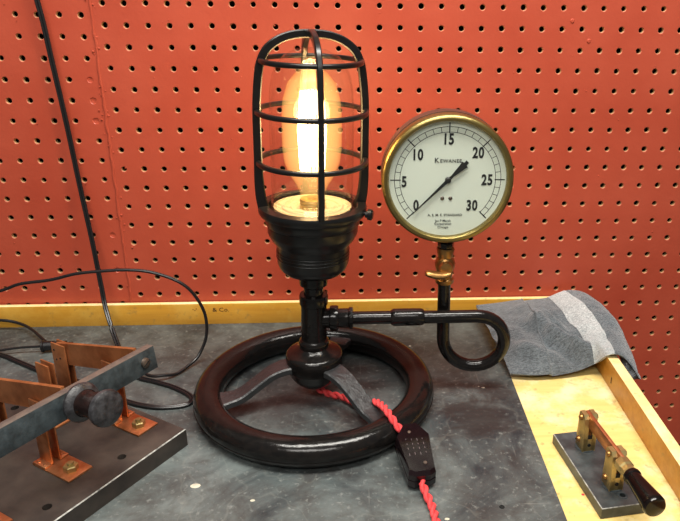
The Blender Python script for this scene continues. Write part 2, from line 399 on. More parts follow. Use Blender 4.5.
# ragged bead of paint along the joint between the panels
bd = new(); pts = []
r_ = random.Random(11)
for k in range(120):
    z = 0.64 - k * 0.0072; pts.append((-0.5215 + r_.uniform(-.0009, .0009), -0.0003, z))
tube(bd, pts, lambda s: 0.0011 + 0.0008 * r_.random(), 6, flat=0.6)
for k in range(46):
    z = r_.uniform(0.02, 0.45); rr = r_.uniform(.0006, .0017)
    lathe(bd, [(0, rr * .7), (rr * .7, rr * .5), (rr, 0)], 6, TR(-0.5215 + r_.gauss(0, .004), 0, z) @ RX(PI / 2))
obj('paint_bead', bd, 'peg', wall)
# drips and blobs of dried paint on the boards
bd = new()
for k in range(90):
    x = r_.uniform(-.68, .28); z = r_.uniform(0.04, .44); rr = r_.uniform(.0004, .0011)
    lathe(bd, [(0, rr * .6), (rr * .75, rr * .4), (rr, 0)], 6, TR(x, 0, z) @ RX(PI / 2))
for x, z in ((0.063, .408), (0.0866, .384), (0.1196, -0.1)):
    lathe(bd, [(0, .0012), (.002, .001), (.0028, 0)], 12, TR(x, 0, z) @ RX(PI / 2))
dr = obj('dried_paint_drops', bd, 'peg', wall); dr['kind'] = 'stuff'

# ------------------------------------------------------------ bench
bench = empty('workbench', (-0.45, -0.36, -0.95), 'yellow wooden workbench with raised amber edge strips against the red pegboard', 'workbench')
bl = Vector((-0.45, -0.36, -0.95))
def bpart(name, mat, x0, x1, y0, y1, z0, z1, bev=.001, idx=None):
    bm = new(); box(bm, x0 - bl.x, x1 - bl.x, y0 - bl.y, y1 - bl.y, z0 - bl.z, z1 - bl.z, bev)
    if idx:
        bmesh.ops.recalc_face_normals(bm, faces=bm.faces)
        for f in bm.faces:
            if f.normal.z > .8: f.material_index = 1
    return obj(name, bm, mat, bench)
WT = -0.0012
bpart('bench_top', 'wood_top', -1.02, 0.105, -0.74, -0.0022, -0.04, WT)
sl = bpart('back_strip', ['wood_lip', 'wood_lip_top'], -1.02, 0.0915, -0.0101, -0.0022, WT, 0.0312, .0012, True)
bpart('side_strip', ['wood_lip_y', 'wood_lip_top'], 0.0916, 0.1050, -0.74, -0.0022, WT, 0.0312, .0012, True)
for x in (-0.98, 0.03):
    for y in (-0.70, -0.08): bpart('leg', 'wood_lip', x, x + .07, y, y + .07, -0.95, -0.04, .002)
bpart('apron', 'wood_lip', -0.93, 0.03, -0.69, -0.665, -0.14, -0.04)
# stamp on the strip
FR = RX(PI / 2)
text_obj('stamped_lettering', '& Co.', 0.0085, Vector((-0.3985, -0.0103, 0.0215)) - bl, FR, 'ink_red', bench, 1.15, 0.00005)
for (x, z) in ((-.437, .022), (-.4345, .0205), (-.4325, .0228)):
    bm = new(); box(bm, x - bl.x, x + .0011 - bl.x, -.0104 - bl.y, -.0101 - bl.y, z - bl.z, z + .0014 - bl.z, 0); obj('ink_speck', bm, 'ink_red', bench)
st = new(); box(st, 0.0912 - bl.x, .0917 - bl.x, -0.2005 - bl.y, -0.199 - bl.y, 0.008 - bl.z, 0.016 - bl.z); obj('staple', st, 'dark_hole', bench)

mt = new(); box(mt, -1.0, -0.0216, -0.735, -0.0102, WT, 0.0, .0003)
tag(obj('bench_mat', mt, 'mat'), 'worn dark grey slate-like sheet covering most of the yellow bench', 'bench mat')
# flecks of pale paint on the sheet
fk = []
for (x, y, r) in ((-0.365, -0.349, .0042), (-0.308, -0.372, .002), (-0.595, -0.07, .002), (-0.573, -0.066, .003), (-0.44, -0.3, .0015), (-0.13, -0.405, .002), (-0.155, -0.43, .0015), (-0.14, -.085, .0015), (-0.62, -.055, .0018), (-.605, -.062, .0015), (-.06, -.19, .0018), (-.065, -.187, .001)):
    bm = new(); lathe(bm, [(0, .0004), (r * .8, .0003), (r, 0)], 9, TR(x, y, 0), 1.2, .8); fk.append(bm)
mat_o = bpy.data.objects['bench_mat']
for bm in fk: obj('paint_fleck', bm, 'paint_fleck', mat_o)
for (x, y, r) in ((-.0774, -.3921, .0022),):
    bm = new(); lathe(bm, [(0, .0002), (r * .7, .0002), (r * .75, .0006), (r, .0005), (r * 1.2, 0)], 14, TR(x, y, 0)); obj('screw_hole', bm, 'dark_hole', mat_o)
rf = new(); lathe(rf, [(0, .0004), (.0012, .0003), (.0016, 0)], 8, Matrix.Translation(Vector((0.0035, -0.378, WT)) - bl)); obj('paint_fleck', rf, 'red_fleck', bench)

# ------------------------------------------------------------ lamp
LX, LY = -0.258, -0.203
lamp = empty('pipe_lamp', (LX, LY, 0), 'black handwheel table lamp with caged glowing bulb and brass pressure gauge on a pipe', 'lamp')
LM = TR(0, 0, .06) @ RY(math.radians(1.35)) @ TR(0, 0, -.06)
# rim: cast handwheel with a parting line
bm = new(); prof = []
for k in range(28):
    a = 2 * PI * k / 28; x, y = .0160 * math.cos(a), .0155 * math.sin(a)
    prof.append((x, y))
ringtube(bm, .1197, 0, .0155, seg=120, prof=prof)
rim = obj('wheel_rim', bm, 'black', lamp, 60)
bm = new(); ringtube(bm, .1197 + .0158, .0005, .0125, .0004, 120, 6); obj('parting_line', bm, 'black', rim)
for az in (-162, -45, 75):
    a = math.radians(az); d = Vector((math.cos(a), math.sin(a), 0)); sd = Vector((-math.sin(a), math.cos(a), 0))
    path = spline([d * .020 + Vector((0, 0, .047)), d * .034 + Vector((0, 0, .0475)), d * .050 + Vector((0, 0, .043)), d * .068 + Vector((0, 0, .032)), d * .084 + Vector((0, 0, .0225)), d * .100 + Vector((0, 0, .0195)), d * .114 + Vector((0, 0, .0195))], 5)
    n = len(path); bm = new()
    sweep_rect(bm, path, [.0275 - .006 * math.sin(PI * i / (n - 1)) + .006 * max(0, (i / (n - 1) - .8)) * 5 for i in range(n)], [.0085 for i in range(n)], sd)
    obj('spoke', bm, 'spoke_top', lamp, 28)
bm = new()
lathe(bm, [(0, .019), (.0130, .0200), (.0185, .0228), (.0245, .0290), (.0285, .0355), (.0300, .0425), (.0306, .0432), (.0316, .0440), (.0318, .0575), (.0312, .0600), (.0295, .0618), (.0270, .0628), (.0215, .0650), (.0190, .0668), (.0165, .0685), (0, .0685)], 56)
obj('hub', bm, 'black', lamp, 30)
# tee fitting
bm = new()
lathe(bm, [(0, .066), (.0162, .066), (.0166, .0725), (.0162, .0765), (.0142, .0785), (.0140, .118), (.0142, .1205), (.0155, .1215), (.0158, .1305), (.015, .1325), (.0112, .133), (0, .133)], 36, LM)
BR = TR(.0005, 0, .1025) @ RY(PI / 2)
lathe(bm, [(.010, 0), (.0105, .011), (.0112, .0175), (.0138, .0185), (.0143, .0205), (.0143, .0255), (.0136, .0275), (.0095, .028), (0, .028)], 32, BR)
tee = obj('pipe_tee', bm, 'black', lamp, 40)
bm = new()
lathe(bm, [(0, .0275), (.0105, .0275), (.0108, .0300), (.0108, .0385), (.0122, .0400), (.0122, .0435), (.0095, .0442), (0, .0442)], 12, BR, phase=0)
obj('bushing', bm, 'black', lamp, 25)
for (xx, zz, w_) in ((-.004, .0985, .0016), (.001, .0965, .0022), (-.006, .0880, .0018), (.0, .0870, .0024), (.005, .0880, .0014)):
    bm = new(); box(bm, xx, xx + w_, -.0146, -.0130, zz, zz + .0022, .0004); obj('cast_mark', bm, 'black', tee)
# nipple between tee and socket housing
bm = new()
lathe(bm, [(0, .131), (.0110, .131), (.0105, .137), (.0112, .142), (.0150, .1445), (.0154, .147), (.0154, .158), (.016, .161), (0, .161)], 32, LM)
obj('pipe_nipple', bm, 'black', lamp)
# socket housing
bm = new()
lathe(bm, [(0, .158), (.0155, .158), (.0245, .1585), (.0310, .1610), (.0358, .1660), (.0379, .1720), (.0383, .1915), (.0396, .1935), (.0435, .1985), (.0462, .2040), (.0470, .2060), (.0473, .2145), (.0490, .2160), (.0500, .2225), (.0505, .2260), (.0490, .2290), (.044, .2300), (0, .2300)], 56, LM)
hs = obj('socket_housing', bm, 'black_cage', lamp, 40)
bm = new()
for k in range(3): lathe(bm, [(.0384, .1780 + .0035 * k), (.0388, .1785 + .0035 * k), (.0384, .1790 + .0035 * k)], 56, LM)
obj('moulded_rib', bm, 'black_cage', hs)
# guard
bm = new()
lathe(bm, [(.0455, .2262), (.0545, .2262), (.0560, .2290), (.0562, .2330), (.0552, .2352), (.0470, .2362), (.0455, .2350), (.0455, .2262)], 64, LM)
gd = obj('guard_collar', bm, 'black_cage', lamp, 40)
GR = .0538
for (R, z) in ((.0485, .3795), (.0538, .3312), (.0540, .2810)):
    bm = new(); ringtube(bm, R, 0, z, seg=80, prof=[(.0029 * math.copysign(abs(math.cos(q)) ** .7, math.cos(q)), .0026 * math.copysign(abs(math.sin(q)) ** .7, math.sin(q))) for q in [2 * PI * k / 12 for k in range(12)]], mat=LM)
    obj('guard_ring', bm, 'black_cage', gd, 60)
for k in range(4):
    a = math.radians(-90 + 12 + 90 * k); d = Vector((math.cos(a), math.sin(a), 0)); sd = Vector((-math.sin(a), math.cos(a), 0))
    P_ = [(.0500, .2330), (.0525, .245), (.0538, .262), (.0540, .281), (.0540, .305), (.0538, .331), (.0525, .352), (.0500, .372), (.0468, .3825), (.0410, .3915), (.0305, .3990), (.0185, .4032), (.0080, .4046), (.0, .4048)]
    path = [LM @ (d * r + Vector((0, 0, z))) for r, z in spline([Vector((r, z, 0)) for r, z in P_], 4) for _ in (0,)] if False else [LM @ (d * q.x + Vector((0, 0, q.y))) for q in spline([Vector((r, z, 0)) for r, z in P_], 4)]
    n = len(path); bm = new()
    sweep_rect(bm, path, .0058, [.0115 - .0035 * min(1, i / (n * .25)) for i in range(n)], sd)
    obj('guard_rib', bm, 'black_cage', gd, 40)
bm = new(); lathe(bm, [(0, .4020), (.0065, .4024), (.0068, .4070), (.004, .4085), (0, .4088)], 20, LM); obj('guard_cap', bm, 'black_cage', gd)
bm = new(); lathe(bm, [(0, 0), (.0035, 0), (.0035, .002), (.0056, .0025), (.0060, .0065), (.004, .008), (0, .008)], 14, LM @ TR(.0545, -.012, .2285) @ RZ(-.2) @ RY(PI / 2))
obj('set_screw', bm, 'black_cage', gd)
# globe
bm = new()
lathe(bm, [(.0420, .2320), (.0424, .2350), (.0412, .2390), (.0413, .2450), (.0418, .262), (.0420, .300), (.0418, .335), (.0408, .352), (.0385, .365), (.0340, .376), (.0265, .3845), (.0150, .3900), (.0060, .3918), (0, .3920)], 64, LM)
gl = obj('glass_globe', bm, 'globe', lamp, 60)
bm = new()
for rz in ((.0416, .2345), (.0416, .2385), (.0416, .2425)): ringtube(bm, rz[0], .0009, rz[1], .0009, 64, 8, LM)
obj('moulded_thread', bm, 'globe', gl)
for (az, z) in [(-128 + 9 * i, .366 - .006 * j) for i in range(3) for j in range(2)] + [(-60 + 10 * i, .362 - .006 * j) for i in range(3) for j in range(2)]:
    a = math.radians(az); rr = .0395 if z < .364 else .0378
    bm = new(); bmesh.ops.create_uvsphere(bm, u_segments=8, v_segments=6, radius=.0009, matrix=LM @ TR(rr * math.cos(a), rr * math.sin(a), z)); obj('moulded_dot', bm, 'globe', gl)
# bulb
bm = new()
lathe(bm, [(0, .2412), (.0122, .2412), (.0130, .2480), (.0170, .2570), (.0240, .2680), (.0282, .2800), (.0300, .2950), (.0300, .325), (.0284, .3430), (.0235, .3590), (.0150, .3690), (.0055, .3735), (0, .3740)], 48, LM)
bulb = obj('bulb', bm, 'bulb_glass', lamp, 60)
bm = new(); lathe(bm, [(0, .2300), (.0130, .2300), (.0134, .2330), (.0128, .2345), (.0134, .2360), (.0128, .2375), (.0134, .2390), (.0125, .2410), (0, .2410)], 28, LM)
obj('bulb_cap', bm, 'brass', bulb)
bm = new(); lathe(bm, [(.0130, .2305), (.0400, .2300), (.0402, .2335), (.0370, .2340), (.0355, .2322), (.0325, .2322), (.0310, .2335), (.0285, .2335), (.0270, .2318), (.0235, .2318), (.0220, .2330), (.0190, .2330), (.0175, .2316), (.0130, .2316)], 40, LM)
obj('socket_ring', bm, 'porcelain', lamp, 25, label='pale ridged ring around the bulb cap')
NF = 18
for k in range(NF):
    a = 2 * PI * k / NF; a2 = 2 * PI * (k + .5) / NF
    bm = new()
    tube(bm, [LM @ Vector((.0115 * math.cos(a), .0115 * math.sin(a), .2720)), LM @ Vector((.0135 * math.cos(a), .0135 * math.sin(a), .312)), LM @ Vector((.0105 * math.cos(a2), .0105 * math.sin(a2), .3500))], .00115, 6)
    obj('filament', bm, 'filament', bulb)
bm = new(); lathe(bm, [(0, .241), (.0055, .241), (.004, .258), (.0018, .266), (.0016, .352), (0, .354)], 14, LM); obj('glass_stem', bm, 'gauge_glass', bulb)
pl = bpy.data.lights.new('bulb_light', 'POINT'); pl.energy = 1.3; pl.color = (1.0, 0.62, 0.28); pl.shadow_soft_size = 0.02
po = bpy.data.objects.new('bulb_light', pl); COL.objects.link(po); po.parent = lamp; po.location = LM @ Vector((0, 0, .315))

# siphon pipe
PZ = .1018
bm = new(); tube(bm, [(.043, 0, .1023), (.088, 0, .1023)], .0074, 20); obj('pipe_nipple', bm, 'black', lamp)
bm = new(); lathe(bm, [(.0074, .0858), (.0085, .0872), (.0097, .0895), (.0097, .1195), (.0088, .1225), (.0074, .1235)], 28, TR(0, 0, .1022) @ RY(PI / 2))
cp = obj('coupling', bm, 'black', lamp)
for k in range(9):
    bm = new(); box(bm, -.0009, .0009, -.0004, .0004, -.0021, .0021, .0003, TR(.0915 + k * .0031, 0, .1022) @ RX(math.radians(-48)) @ TR(0, -.0099, 0) @ RY(.5 * math.sin(k * 2.3)) ); obj('cast_mark', bm, 'black', cp)
cx_, cz_, cr = .1825, .0672, .0346
path = [Vector((.121, 0, PZ)), Vector((.150, 0, PZ))]
for k in range(0, 28):
    s = k / 27.0; a = math.radians(90 - 270 * s)
    path.append(Vector((cx_ + cr * math.cos(a), .017 * (s ** 1.2), cz_ + cr * math.sin(a))))
path += [Vector((cx_ - cr - .0004, .017, cz_ + .03)), Vector((cx_ - cr - .0008, .017, .139))]
bm = new(); tube(bm, path, .0074, 20, upv=(0, 1, 0)); obj('siphon_pipe', bm, 'black', lamp, 60)
GX, GYc = cx_ - cr - .0008, .017
# valve
bm = new()
VM = TR(GX, GYc, 0)
lathe(bm, [(0, .1365), (.0098, .1365), (.0105, .1385), (.0105, .1415), (.0088, .1430), (.0085, .1500), (.0100, .1525), (.0112, .1560), (.0114, .1600), (.0100, .1650), (.0082, .1672), (.0085, .1690), (.0100, .1770), (.0096, .1785), (0, .1785)], 24, VM)
lathe(bm, [(0, 0), (.0082, 0), (.0082, .0110), (.0068, .0135), (.004, .0142), (0, .0142)], 20, VM @ TR(0, 0, .1575) @ RX(PI / 2))
vv = obj('stop_valve', bm, 'bronze', lamp)
bm = new()
tube(bm, spline([(GX + .004, GYc - .0155, .1535), (GX - .004, GYc - .0165, .1520), (GX - .013, GYc - .0175, .1530), (GX - .021, GYc - .018, .1553), (GX - .0235, GYc - .018, .1562)], 5), lambda s: .0018 + .0024 * math.sin(PI * min(1, .12 + s * .84)) , 12, flat=1.6)
obj('valve_lever', bm, 'bronze', vv)
bm = new(); lathe(bm, [(0, .1775), (.0082, .1775), (.0090, .1790), (.0090, .1850), (.0070, .1862), (.0066, .196), (0, .196)], 8, VM); obj('gauge_stem', bm, 'black', lamp)
# gauge (local frame of the lamp)
gx, gz, gf = -.1133 - LX, .2597, -.206 - LY
GM = TR(gx, gf, gz) @ RX(PI / 2)         # local z of gauge parts points to the viewer (-y)
bm = new()
lathe(bm, [(0, -.040), (.054, -.040), (.0640, -.0385), (.0690, -.0340), (.0692, -.0170), (.0645, -.0165), (.0645, -.012), (.0645, -.006), (0, -.006)], 72, GM)
gauge = obj('pressure_gauge', bm, 'gauge_case', lamp, 40, label='brass-rimmed round pressure gauge with cream dial and black needle')
bm = new()
lathe(bm, [(.0645, -.016), (.0680, -.0150), (.0692, -.0110), (.0692, -.0040), (.0682, .0000), (.0655, .0020), (.0632, .0016), (.0620, -.0005), (.0614, -.0035), (.0614, -.006), (.0645, -.0062)], 96, GM)
obj('bezel', bm, 'bezel', gauge, 50)
DR = .0615
bm = new(); lathe(bm, [(0, -.0045), (DR, -.0045), (DR, -.0060), (0, -.0060)], 72, GM); obj('dial', bm, 'dial', gauge)
DM = GM @ TR(0, 0, -.00445)
def dial_bar(bm, r0, r1, ang, w, z=.0001):
    a = math.radians(ang); d = Vector((math.cos(a), math.sin(a), 0)); s = Vector((-math.sin(a), math.cos(a), 0)) * w / 2
    vs = [bm.verts.new(DM @ (p + Vector((0, 0, z)))) for p in (d * r0 - s, d * r1 - s, d * r1 + s, d * r0 + s)]
    bm.faces.new(vs)
bm = new()
for r in (.815, .905):
    A = [[bm.verts.new(DM @ Vector((q * math.cos(math.radians(225 - 270 * k / 90)), q * math.sin(math.radians(225 - 270 * k / 90)), .0001))) for q in (r * DR - .0003, r * DR + .0003)] for k in range(91)]
    for p, q in zip(A, A[1:]): bm.faces.new((p[0], p[1], q[1], q[0]))
for k in range(31):
    if k % 5: dial_bar(bm, .815 * DR, .905 * DR, 225 - 9 * k, .0006)
    else: dial_bar(bm, .80 * DR, .975 * DR, 225 - 9 * k, .0012)
obj('scale_marks', bm, 'ink', gauge, 0)
for s, px_, py_ in (('0', -.533, -.455), ('5', -.741, -.037), ('10', -.526, .426), ('15', -.015, .69), ('20', .496, .459), ('25', .67, -.011), ('30', .43, -.463)):
    text_obj('numeral', s, .0158, DM @ Vector((px_ * DR, py_ * DR, .0002)), FR, 'ink', gauge, .72, .00008, .00055, spc=1.1)
text_obj('dial_lettering', 'K', .0072, DM @ Vector((-.20 * DR, .335 * DR, .0002)), FR, 'ink', gauge, 1.0, .00005, .0001)
text_obj('dial_lettering', 'EWANEE', .0052, DM @ Vector((.04 * DR, .325 * DR, .0002)), FR, 'ink', gauge, 1.0, .00005, .00008, spc=1.14)
text_obj('dial_lettering', 'A. S. M. E. STANDARD', 0.0036, DM @ Vector((-.03 * DR, -.626 * DR, .0002)), FR, 'ink', gauge, 1.0, .00005, .00006, spc=1.05)
for s, yy in (('Jas P Marsh', -.73), ('Corporation', -.785), ('Chicago', -.845)):
    text_obj('dial_lettering', s, .0036, DM @ Vector((-.06 * DR, yy * DR, .0002)), FR, 'ink', gauge, .95, .00005, .00003, spc=1.05)
for xx in (-.085, .055):
    bm = new(); lathe(bm, [(0, .0009), (.0014, .0008), (.0021, .0003), (.0021, 0)], 14, DM @ TR(xx * DR, -.326 * DR, 0)); obj('dial_screw', bm, 'steel', gauge)
bm = new()
na = math.radians(225); d = Vector((math.cos(na), math.sin(na), 0)); s = Vector((-d.y, d.x, 0))
def npoly(pts):
    top = [bm.verts.new(DM @ (d * (l * DR) + s * (w * DR) + Vector((0, 0, .0024)))) for l, w in pts]
    bot = [bm.verts.new(DM @ (d * (l * DR) + s * (w * DR) + Vector((0, 0, .0016)))) for l, w in pts]
    bm.faces.new(top); bm.faces.new(bot[::-1])
    for i in range(len(pts)): bm.faces.new((top[i], top[(i + 1) % len(pts)], bot[(i + 1) % len(pts)], bot[i]))
npoly([(.84, .004), (.3, .020), (.0, .030), (-.1, .022), (-.2, .036), (-.36, .058), (-.385, .075), (-.40, .03), (-.455, .03), (-.455, -.03), (-.40, -.03), (-.385, -.075), (-.36, -.058), (-.2, -.036), (-.1, -.022), (.0, -.030), (.3, -.020), (.84, -.004)])
lathe(bm, [(0, .0040), (.0022, .0038), (.0031, .0030), (.0031, .0001), (0, .0001)], 20, DM)
obj('needle', bm, 'ink', gauge)
bm = new(); lathe(bm, [(0, -.0005), (.0616, -.0005), (.0616, -.0015), (0, -.0015)], 72, GM); obj('cover_glass', bm, 'gauge_glass', gauge)

# ------------------------------------------------------------ red twisted cord with inline switch
rc0 = Vector((-0.1505, -0.335, 0))
rcord = empty('lamp_cord', rc0, 'twisted red cloth cord with dark inline switch crossing the black wheel rim', 'cord')
def twisted(pts, phase0, name='strand'):
    P_ = spline(pts, 14); L = 0; outA = []; outB = []
    for i, p in enumerate(P_):
        a = P_[max(0, i - 1)]; b = P_[min(len(P_) - 1, i + 1)]; d = (b - a).normalized()
        if i: L += (p - P_[i - 1]).length
        n = (Vector((0, 0, 1)) - d * d.z).normalized(); bn = d.cross(n); ph = phase0 + L / .0200 * 2 * PI
        o = n * math.cos(ph) * .0020 + bn * math.sin(ph) * .0020
        outA.append(p + o - rc0); outB.append(p - o - rc0)
    for o in (outA, outB):
        bm = new(); tube(bm, o, .0022, 8); obj(name, bm, 'red_cloth', rcord)
twisted([(-0.2585, -0.2085, .0195), (-0.2520, -0.2098, .0150), (-0.2413, -0.2080, .0075), (-0.2265, -0.2110, .0055), (-0.2110, -0.2265, .0065), (-0.1985, -0.2430, .0170), (-0.1895, -0.2600, .0295), (-0.1818, -0.2790, .0352), (-0.1765, -0.2920, .0345), (-0.1700, -0.3020, .0290), (-0.1620, -0.3120, .0245)], 0)
twisted([(-0.1505, -0.362, .0115), (-0.1490, -0.3700, .0095), (-0.1461, -0.3806, .0065), (-0.1426, -0.3921, .0042), (-0.1408, -0.4102, .0040), (-0.1400, -0.4350, .0040), (-0.1410, -0.4700, .0040)], 1.0)
# switch: faceted bakelite shell
ax = Vector((.008, -.0625, 0)).normalized(); ang = math.atan2(ax.y, ax.x)
SM = TR(-.003, .004, 0) @ RZ(ang) @ RY(math.radians(9.0))
# local: x along cord, y across, z up ; origin at shell centre bottom
outl = [(.0345, .0075), (.0310, .0135), (-.0170, .0175), (-.0350, .0072), (-.0350, -.0072), (-.0170, -.0175), (.0310, -.0135), (.0345, -.0075)]
def shell(bm, levels):
    rs = [[bm.verts.new(SM @ Vector((x * sc, y * sc, z))) for x, y in outl] for sc, z in levels]
    n = len(outl)
    for A, B in zip(rs, rs[1:]):
        for k in range(n): bm.faces.new((A[k], A[(k + 1) % n], B[(k + 1) % n], B[k]))
    bm.faces.new(rs[0][::-1]); bm.faces.new(rs[-1])
z0 = .0055
bm = new(); shell(bm, [(.90, z0), (1.0, z0 + .004), (1.0, z0 + .0115)]); sw = obj('inline_switch', bm, 'bakelite', rcord, 20)
bm = new(); shell(bm, [(.985, z0 + .0118), (.985, z0 + .0185), (.90, z0 + .0225)]); obj('upper_shell', bm, 'bakelite', sw, 20)
for x, y in ((-.020, -.003), (.0215, .0045)):
    bm = new(); lathe(bm, [(0, .0009), (.0015, .0007), (.0019, 0)], 14, SM @ TR(x, y, z0 + .0225)); obj('rivet', bm, 'steel', sw)
bm = new(); rr_ = random.Random(4)
for row in range(4):
    x = -.012 + row * 0
    for k in range(4):
        X = -.011 + k * .0062 + rr_.uniform(-.0008, .0008); Y = -.0085 + row * .0055
        l = rr_.uniform(.0015, .0036)
        vs = [bm.verts.new(SM @ Vector(p)) for p in ((X, Y, z0 + .0226), (X + l, Y, z0 + .0226), (X + l, Y + .0005, z0 + .0226), (X, Y + .0005, z0 + .0226))]
        bm.faces.new(vs)
obj('moulded_marks', bm, 'print_white', sw, 0)

# ------------------------------------------------------------ large knife switch
KA = Vector((-0.386, -0.285, 0))
ks = empty('knife_switch', KA, 'large copper knife switch on a thick slate base with grey fibre crossbar', 'knife switch', math.atan2(.5405, -.8413))
# local x = towards the hinges (b), local y = along the crossbar (a)
bm = new()
plate(bm, [(0, 0), (.205, 0), (.205, .205), (0, .205)], [(.0200, .064, .0042), (.0206, .1438, .0042), (.185, .064, .0042), (.185, .144, .0042)], 0, .020)
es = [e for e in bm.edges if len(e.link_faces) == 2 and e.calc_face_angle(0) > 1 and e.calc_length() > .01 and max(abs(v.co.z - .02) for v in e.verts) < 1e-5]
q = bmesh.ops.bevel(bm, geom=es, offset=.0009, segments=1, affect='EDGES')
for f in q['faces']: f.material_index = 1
kb = obj('slate_base', bm, ['slate', 'edge_highlight'], ks, 20)
TILT = math.radians(11)
for k, a0 in enumerate((.0215, .1015, .1815)):
    for sgn, nm in ((1, 'jaw'), (-1, 'jaw')):
        bm = new(); y0 = a0 + sgn * .0042
        box(bm, .0640, .0820, y0 - .0009, y0 + .0009, .0225, .0895, .0005)
        ya, yb = (y0, a0 + .0128) if sgn > 0 else (a0 - .0128, y0)
        box(bm, .0640, .0820, ya, yb, .0220, .0238, .0004)
        j = obj('jaw', bm, 'copper', ks, 30)
        for bx_ in (.0685, .0775):
            bm = new(); lathe(bm, [(0, .0012), (.0014, .0010), (.0019, 0)], 12, TR(bx_, a0 + sgn * .0092, .0238)); obj('rivet', bm, 'copper', j)
    bm = new(); box(bm, .0305, .0830, a0 - .0128, a0 + .0128, .0200, .0220, .0004); fp = obj('foot_plate', bm, 'copper', ks, 30)
    bm = new(); hexnut(bm, .0440, a0, .0220, .0068, .0052); lathe(bm, [(0, .0300), (.0026, .0298), (.0030, .0290), (.0030, .0220)], 14, TR(.0440, a0, 0)); obj('hex_nut', bm, 'brass', fp, 20)
    # hinge post
    for sgn in (1, -1):
        bm = new(); y0 = a0 + sgn * .0036
        box(bm, .1400, .1620, y0 - .0009, y0 + .0009, .0200, .0880, .0005)
        h = obj('hinge_plate', bm, 'copper_dull', ks, 30)
        if sgn > 0:
            for bx_, bz in ((.1575, .0800), (.1490, .0720), (.1555, .0690)):
                bm = new(); lathe(bm, [(0, .0004), (.0010, .0004), (.0012, 0)], 10, TR(bx_, y0 + .0009, bz) @ RX(-PI / 2)); obj('pin', bm, 'dark_hole', h)
    bm = new(); box(bm, .1380, .1760, a0 - .0128, a0 + .0128, .0200, .0222, .0004); obj('foot_plate', bm, 'copper_dull', ks, 30)
    # blade, pivoting at the hinge
    BM = TR(.1510, a0, .0757) @ RY(math.radians(12))
    bm = new()
    outb = [(.0105 * math.cos(math.radians(q)), .0105 * math.sin(math.radians(q))) for q in range(-70, 71, 20)]
    outb = [(x, z * 1.25) for x, z in outb]
    prof = outb + [(-.108, .0133), (-.122, .0133), (-.122, -.0133)]
    prof = prof if True else prof
    T_ = [bm.verts.new(BM @ Vector((x, .0019, z))) for x, z in prof]; B_ = [bm.verts.new(BM @ Vector((x, -.0019, z))) for x, z in prof]
    bm.faces.new(T_); bm.faces.new(B_[::-1])
    for i in range(len(prof)): bm.faces.new((T_[i], T_[(i + 1) % len(prof)], B_[(i + 1) % len(prof)], B_[i]))
    obj('blade', bm, 'copper_dull', ks, 30)
# spare clip between the first two poles
for y0 in (.0545, .0605):
    bm = new(); box(bm, .1170, .1370, y0 - .0009, y0 + .0009, .0200, .0890, .0004); obj('spare_clip', bm, 'copper_dull', ks, 30)
bm = new(); box(bm, .113, .141, .048, .067, .0200, .0222, .0004); obj('foot_plate', bm, 'copper_dull', ks, 30)
# crossbar
CM = TR(.0215, 0, .1027) @ RY(math.radians(8))
bm = new(); box(bm, 0, .0095, .0080, .2000, -.0120, .0120, .0006, CM)
bmesh.ops.recalc_face_normals(bm, faces=bm.faces)
for f in bm.faces:
    if f.normal.z > .5: f.material_index = 1
cb = obj('crossbar', bm, ['fibre', 'fibre_top'], ks, 30)
for a0 in (.0215, .1815):
    bm = new(); CS = CM @ TR(0, a0, -.0005) @ RY(-PI / 2)
    lathe(bm, [(0, .0030), (.0030, .0028), (.0046, .0018), (.0050, 0)], 20, CS); s_ = obj('crossbar_screw', bm, 'steel', ks)
    bm = new(); box(bm, -.0005, .0005, -.0042, .0042, .0018, .0032, 0, CS @ RZ(.5)); obj('slot', bm, 'dark_hole', s_)
# knob
KM = CM @ TR(0, .1000, .001) @ RY(-PI / 2)
bm = new(); lathe(bm, [(0, -.001), (.0082, -.001), (.0082, .0065), (0, .0065)], 24, KM); obj('ferrule', bm, 'brass', ks)
bm = new()
lathe(bm, [(0, .0060), (.0150, .0060), (.0172, .0080), (.0175, .0105), (.0160, .0130), (.0120, .0150), (.0108, .0180), (.0112, .0230), (.0125, .0300), (.0145, .0370), (.0160, .0400)], 36, KM)
kn = obj('knob', bm, 'knob', ks, 40)
bm = new(); lathe(bm, [(.0160, .0400), (.0164, .0420), (.0158, .0440), (.0135, .0455), (.007, .0466), (0, .0468)], 36, KM); obj('knob_face', bm, 'knob_worn', kn)
bm = new(); lathe(bm, [(.0151, .0060), (.0174, .0080), (.0177, .0106), (.0161, .0132), (.0122, .0152)], 36, KM); obj('knob_collar', bm, 'knob_worn', kn)

# ------------------------------------------------------------ small knife switch
ang2 = math.atan2(-.992, .1275)
sk = empty('knife_switch', (-0.0050, -0.2985, WT), 'small brass knife switch with black handle on a thin slate block on bare wood', 'knife switch', ang2)
